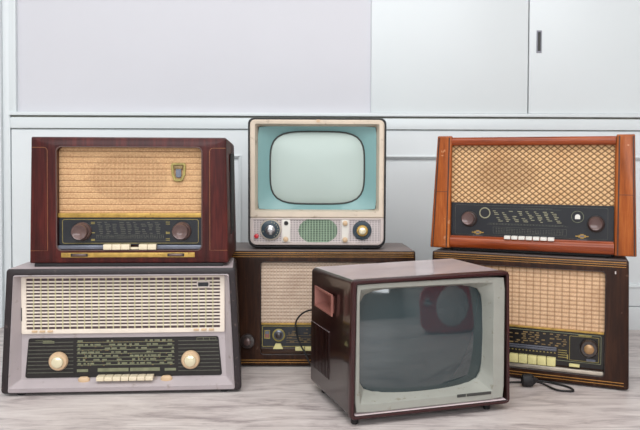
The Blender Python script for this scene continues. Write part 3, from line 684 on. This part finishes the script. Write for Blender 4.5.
# cream frame around screen: outer - inner opening
oc = rpoly([(-.1895, .0905), (.1895, .0905), (.1900, .3685), (-.1900, .3685)], [.002, .002, .014, .014], 6)
ic0 = rpoly([(-.1760, .1090), (.1760, .1090), (.1760, .3570), (-.1760, .3570)], [.004] * 4, 6)
ic = rpoly([(-.1690, .1130), (.1690, .1130), (.1690, .3505), (-.1690, .3505)], [.006] * 4, 6)
loft('screen_frame', MT['cream'], TVo, [(oc, .015), (oc, -.0035), (inset(oc, .0035), -.0065), (ic0, -.0055), (ic, .016), (ic, .024)], False, False)
# teal mask sloping to the tube
def sup(cx, cz, a, b, p, N, top_r=1.0):
    out = []
    for i in range(N):
        t = 2 * pi * i / N - pi * .75 - pi / N * 0
        c, s = cos(t), sin(t); k = (abs(c) ** p + abs(s) ** p) ** (-1 / p); out.append((cx + a * c * k, cz + b * s * k))
    return out
N = 56
mk = []
for i in range(N):   # rectangle sampled at the same angles as the superellipse
    t = 2 * pi * i / N - pi * .75; c, s = cos(t), sin(t); k = (abs(c) ** 40 + abs(s) ** 40) ** (-1 / 40); mk.append((.169 * c * k, .23175 + .11875 * s * k))
tb = sup(.0005, .2325, .1345, .1030, 4.2, N)
loft('turquoise_mask', MT['teal'], TVo, [(mk, .015), (inset(mk, .002), .0155), (inset(tb, -.004), .0290), (inset(tb, -.002), .0300)], False, False)
loft('tube_gasket', MT['bezeldark'], TVo, [(inset(tb, -.0032), .0292), (inset(tb, -.0022), .0270), (inset(tb, -.0004), .0262), (inset(tb, .0012), .0275), (inset(tb, .0012), .034)], False, False)
sec = []
for k, y in ((1.0, .0300), (.93, .0260), (.80, .0220), (.6, .0185), (.4, .0165), (.2, .0155), (.02, .0152)):
    sec.append(([(.0005 + (x - .0005) * k, .2325 + (z - .2325) * k) for x, z in tb], y))
loft('screen', MT['tube_pale'], TVo, sec, False, True, 60)
# control panel
pc = rpoly([(-.1890, .0135), (.1890, .0135), (.1895, .0900), (-.1895, .0900)], [.018, .018, .002, .002], 6)
pi_ = rpoly([(-.1800, .0210), (.1800, .0210), (.1805, .0865), (-.1805, .0865)], [.006, .006, .002, .002], 6)
loft('panel_border', MT['creampale'], TVo, [(pc, .015), (pc, -.003), (inset(pc, .003), -.005), (inset(pi_, -.001), -.005), (pi_, -.002), (pi_, .006)], False, False)
box('panel_backing', MT['meshback'], TVo, (-.1815, .1815, .0030, .0060, .0195, .0880))
def ell(x, z): return ((x - .0035) / .0560) ** 2 + ((z - .0545) / .0385) ** 2
Lx, Lg = [], []
nx_ = 45; 
def zspan(x):
    t = 1 - ((x - .0035) / .0560) ** 2
    return None if t <= 0 else (.0545 - .0385 * sqrt(t), .0545 + .0385 * sqrt(t))
for i in range(nx_ + 1):
    x = -.180 + .360 * i / nx_; s_ = zspan(x)
    if s_ is None: Lx.append((x - .0016, x + .0016, -.0006, .0028, .0205, .0868))
    else:
        a_, b_2 = max(.0215, s_[0]), min(.0865, s_[1])
        if a_ > .0215: Lx.append((x - .0016, x + .0016, -.0006, .0028, .0205, a_))
        if b_2 < .0865: Lx.append((x - .0016, x + .0016, -.0006, .0028, b_2, .0868))
        Lg.append((x - .0014, x + .0014, -.0006, .0022, a_, b_2))
for j in range(13):
    z = .0235 + j * .0051; t = 1 - ((z - .0545) / .0385) ** 2; w = .0560 * sqrt(max(0, t))
    Lx.append((-.1805, .0035 - w, -.0008, .0026, z - .0015, z + .0015)); Lx.append((.0035 + w, .1805, -.0008, .0026, z - .0015, z + .0015))
    Lg.append((.0035 - w, .0035 + w, .0002, .0020, z - .0009, z + .0009))
boxes('panel_mesh', MT['meshbar'], TVo, Lx)
sg = plate('speaker_backing', MT['greenback'], TVo, [p for p in [(.0035 + .0560 * cos(2 * pi * i / 60), max(.0205, min(.0868, .0545 + .0385 * sin(2 * pi * i / 60)))) for i in range(60)]], .0022, .0032, .0002)
boxes('speaker_mesh', MT['greenbar'], sg, Lg)
for x0, x1 in ((-.0985, -.0755), (.0705, .0905)):
    box('control_strip', MT['whitekey'], TVo, (x0, x1, -.0035, .003, .0215, .0862), .0012)
knob(MT['black'], TVo, -.0870, .0755, -.003, [(.0058, 0), (.0062, .003), (.0050, .005)], 0)
for x, z in ((-.0880, .0300), (.0800, .0760), (.0800, .0290)):
    knob(MT['beige'], TVo, x, z, -.003, [(.0064, 0), (.0074, .003), (.0068, .009), (.004, .011)], 12, .03)
knob(MT['red'], TVo, -.1710, .0385, .000, [(.0062, 0), (.0070, .003), (.0062, .009), (.003, .0105)], 0, name='red_button')
x, z = -.1310, .0575
kb = knob(MT['champagne'], TVo, x, z, .0025, [(.0300, 0), (.0302, .010), (.0290, .012), (.0270, .012)], 0, name='channel_dial')
knob(MT['tealblue'], kb, x, z, .0025, [(.0268, .010), (.0262, .0145), (.0150, .0165)], 0, name='dial_ring')
L = [(x + .0215 * cos(a) - .0010, x + .0215 * cos(a) + .0010, z + .0215 * sin(a) - .0015, z + .0215 * sin(a) + .0015) for a in [radians(v) for v in range(-60, 100, 20)] + [radians(195)]]
marks('dial_numbers', MT['print'], kb, L, -.0124, .0008)
knob(MT['silver'], kb, x, z, .0025, [(.0140, .014), (.0146, .022), (.0132, .028), (.0090, .031), (.003, .032)], 30, .02, name='knob_cap')
x, z = .1285, .0555
kb = knob(MT['tealblue'], TVo, x, z, .0025, [(.0270, 0), (.0272, .006), (.0255, .010), (.017, .011)], 0, name='tuning_dial')
knob(MT['gold'], kb, x, z, .0025, [(.0158, .010), (.0160, .018), (.0145, .020), (.0110, .0205)], 0, name='knob_rim')
knob(MT['pearl'], kb, x, z, .0025, [(.0108, .018), (.0108, .024), (.0090, .0275), (.003, .029)], 0, name='knob_cap')
box('frame_chip', MT['beige'], TVo, (-.002, .008, -.0075, .002, .3610, .3690), .001)

# ------------------------------------------------------------------ G: maroon television in front
MTo = thing('vintage_television', 'glossy maroon television with dark grey screen, on the floor in front', 'television', (.25527, 1.57448, 0), 17.1)
ZB = .018
q = [(-.1965, ZB), (.1965, ZB), (.1915, ZB + .3075), (-.1915, ZB + .3020)]; qb = [(-.2060, ZB - .001), (.2060, ZB - .001), (.2035, ZB + .3020), (-.2035, ZB + .2940)]
k = 5
o_ = rpoly(q, .009, k); b_ = rpoly(qb, .013, k)
bm = bmesh.new()
h_ = inset(o_, .0075)
mid = [((a[0] * .65 + b[0] * .35), (a[1] * .65 + b[1] * .35)) for a, b in zip(o_, b_)]
vs = rings(bm, [at_y(inset(b_, .012), .285), at_y(b_, .272), at_y(o_, .010), at_y(inset(o_, -.0015), .006), at_y(inset(o_, -.0010), -.004), at_y(inset(o_, .002), -.008), at_y(h_, -.008), at_y(inset(h_, .001), .000), at_y(inset(h_, .001), .06)], True, True)
# carve the carrying handle out of the left side
bmesh.ops.recalc_face_normals(bm, faces=bm.faces)
side = min([f for f in bm.faces if len(f.verts) == 4 and f.calc_area() > .02], key=lambda f: f.calc_center_median().x)
SV = list(side.verts); SV.sort(key=lambda v: (v.co.y, v.co.z))
fb, ft_, bb_, bt = (SV[0], SV[1], SV[2], SV[3])
def sp(y, z):
    ty = (y - fb.co.y) / (bb_.co.y - fb.co.y); a = fb.co.lerp(bb_.co, ty); b = ft_.co.lerp(bt.co, ty); tz = (z - a.z) / (b.z - a.z); return a.lerp(b, tz)
HY0, HY1, HZ0, HZ1 = .112, .236, ZB + .206, ZB + .249
c = [bm.verts.new(sp(y, z)) for y, z in ((HY0, HZ0), (HY0, HZ1), (HY1, HZ1), (HY1, HZ0))]
oq = [fb, ft_, bt, bb_]
bm.faces.remove(side)
for i in range(4): bm.faces.new((oq[i], oq[(i + 1) % 4], c[(i + 1) % 4], c[i]))
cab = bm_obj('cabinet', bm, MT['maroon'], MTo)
# handle cup (open box going inwards) with pink rim
bm = bmesh.new(); cc = [sp_ for sp_ in [(-.2010, HY0, HZ0), (-.2010, HY0, HZ1), (-.2025, HY1, HZ1), (-.2025, HY1, HZ0)]]
def off(p, dx, e): 
    ym, zm = (HY0 + HY1) / 2, (HZ0 + HZ1) / 2
    return (p[0] + dx, p[1] + (e if p[1] > ym else -e), p[2] + (e if p[2] > zm else -e))
rings(bm, [[off(p, -.0005, .004) for p in cc], [off(p, -.0040, .0035) for p in cc], [off(p, -.0040, -.0005) for p in cc], [off(p, .001, -.002) for p in cc], [off(p, .030, -.006) for p in cc]], False, True)
bm_obj('carrying_handle', bm, MT['salmon'], MTo)
L = []
for i in range(13):
    y = .140 + i * .0105; xs = -.1955 - y * .036; L.append((xs - .0011, xs + .002, y, y + .0045, ZB + .045, ZB + .158))
boxes('side_louvre', MT['maroon'], MTo, L)
rimo = inset(o_, -.0022)
loft('front_rim', MT['maroon_rim'], MTo, [(inset(o_, -.0003), .012), (rimo, .009), (rimo, -.0050), (inset(rimo, .0025), -.0092), (inset(rimo, .0065), -.0092), (inset(rimo, .0092), -.0060), (inset(rimo, .0095), .006)], False, False)
# bezel
N = 56
def rq(x0, x1, z0, z1, p=40):
    cx, cz, a, b = (x0 + x1) / 2, (z0 + z1) / 2, (x1 - x0) / 2, (z1 - z0) / 2; out = []
    for i in range(N):
        t = 2 * pi * i / N - pi * .75; c_, s_ = cos(t), sin(t); kk = (abs(c_) ** p + abs(s_) ** p) ** (-1 / p); out.append((cx + a * c_ * kk, cz + b * s_ * kk))
    return out
bo = rq(-.1860, .1840, ZB + .0105, ZB + .2960); bc = rq(-.1770, .1560, ZB + .0280, ZB + .2850); bs = rq(-.1660, .1455, ZB + .0420, ZB + .2740, 8.0)
loft('bezel', MT['bezel'], MTo, [(bo, .010), (bo, -.003), (inset(bo, .002), -.0045), (bc, -.0035), (inset(bc, .001), -.0025), (inset(bs, -.001), .0300), (bs, .0310), (bs, .036)], False, False, 25)
sx, sz = -.0100, ZB + .1580
bm = bmesh.new(); rs = []
for kk in [1.03] + [1 - i / 24 for i in range(1, 24)] + [.01]:
    rs.append([(sx + (x - sx) * kk, .0100 + kk * kk * ((x - sx) ** 2 + (z - sz) ** 2) / 1.2, sz + (z - sz) * kk) for x, z in bs])
rings(bm, rs, False, True); bm_obj('screen', bm, MT['tube_dark'], MTo, 60)
vt = box('front_vent', MT['bezeldark'], MTo, (.0620, .1500, -.0050, -.0030, ZB + .0235, ZB + .0300), .0006)
box('vent_divider', MT['bezel'], vt, (.0840, .0860, -.0054, -.0040, ZB + .0240, ZB + .0295))
for x, y in ((-.180, .016), (.150, .016), (-.180, .235), (.165, .235)):
    bm = bmesh.new(); n_ = 16
    rings(bm, [[(x + r * cos(2 * pi * i / n_), y + r * sin(2 * pi * i / n_), z) for i in range(n_)] for r, z in ((.0065, 0), (.0085, .003), (.0085, ZB + .002))], True, True)
    bm_obj('foot', bm, MT['black'], MTo)

# ------------------------------------------------------------------ cords
c1 = thing('power_cord', 'black looped cord with rubber plug, on the floor in front of the peach cloth radio', 'cord', (.5411, 1.7998, 0), 0)
P = [(.020, .006, .0135), (.040, .012, .006), (.061, -.027, .0035), (.085, -.037, .0032), (.1016, -.0347, .0032), (.104, -.018, .0032), (.0963, .0012, .0032), (.080, .018, .0032), (.0629, .0338, .0032), (.039, .044, .0032), (.000, .036, .0032), (-.050, .030, .0032), (-.110, .010, .0032)]
tube('cable', MT['black'], c1, [(x, y - .008, z) for x, y, z in P], .0026)
bm = bmesh.new(); n_ = 20
rings(bm, [[(x, -.004 + r * .8 * cos(2 * pi * i / n_), .0175 + r * sin(2 * pi * i / n_)) for i in range(n_)] for r, x in ((.009, -.018), (.0145, -.016), (.0165, -.006), (.0170, .004), (.0145, .010), (.0065, .019), (.0050, .024))], True, True)
bm_obj('plug', bm, MT['black'], c1)
c2 = thing('power_cord', 'black cord hanging in a curve in front of the tweed cloth radio', 'cord', (-.033, 1.93, .10), 0)
tube('cable', MT['black'], c2, [(.060, -.03, .055), (.020, -.012, .071), (-.006, .004, .064), (-.026, .012, .046), (-.0335, .014, .026), (-.030, .014, -.004), (-.020, .012, -.030), (-.006, .006, -.054), (.010, -.010, -.080), (.040, -.03, -.0965), (.080, -.045, -.0968)], .0024)

# ------------------------------------------------------------------ red set mirrored in the dark screen
rd = thing('red_cabinet', 'red rounded cabinet with a large pale disc, mirrored in the dark screen', 'cabinet', (1.00, 1.12, 0), -120)
rr = rrect(-.34, .34, .004, .47, .14, 10)
loft('body', MT['redbox'], rd, [(inset(rr, .03), .22), (rr, .18), (rr, .02), (inset(rr, .02), 0)])
knob(MT['meshbar'], rd, -.04, .245, 0, [(.17, 0), (.175, .006), (.165, .012), (.02, .016)], 0, name='disc')
for x, z in ((.215, .305), (.250, .305), (.232, .335)):
    knob(MT['silver'], rd, x, z, 0, [(.018, 0), (.020, .01), (.014, .018)], 0)
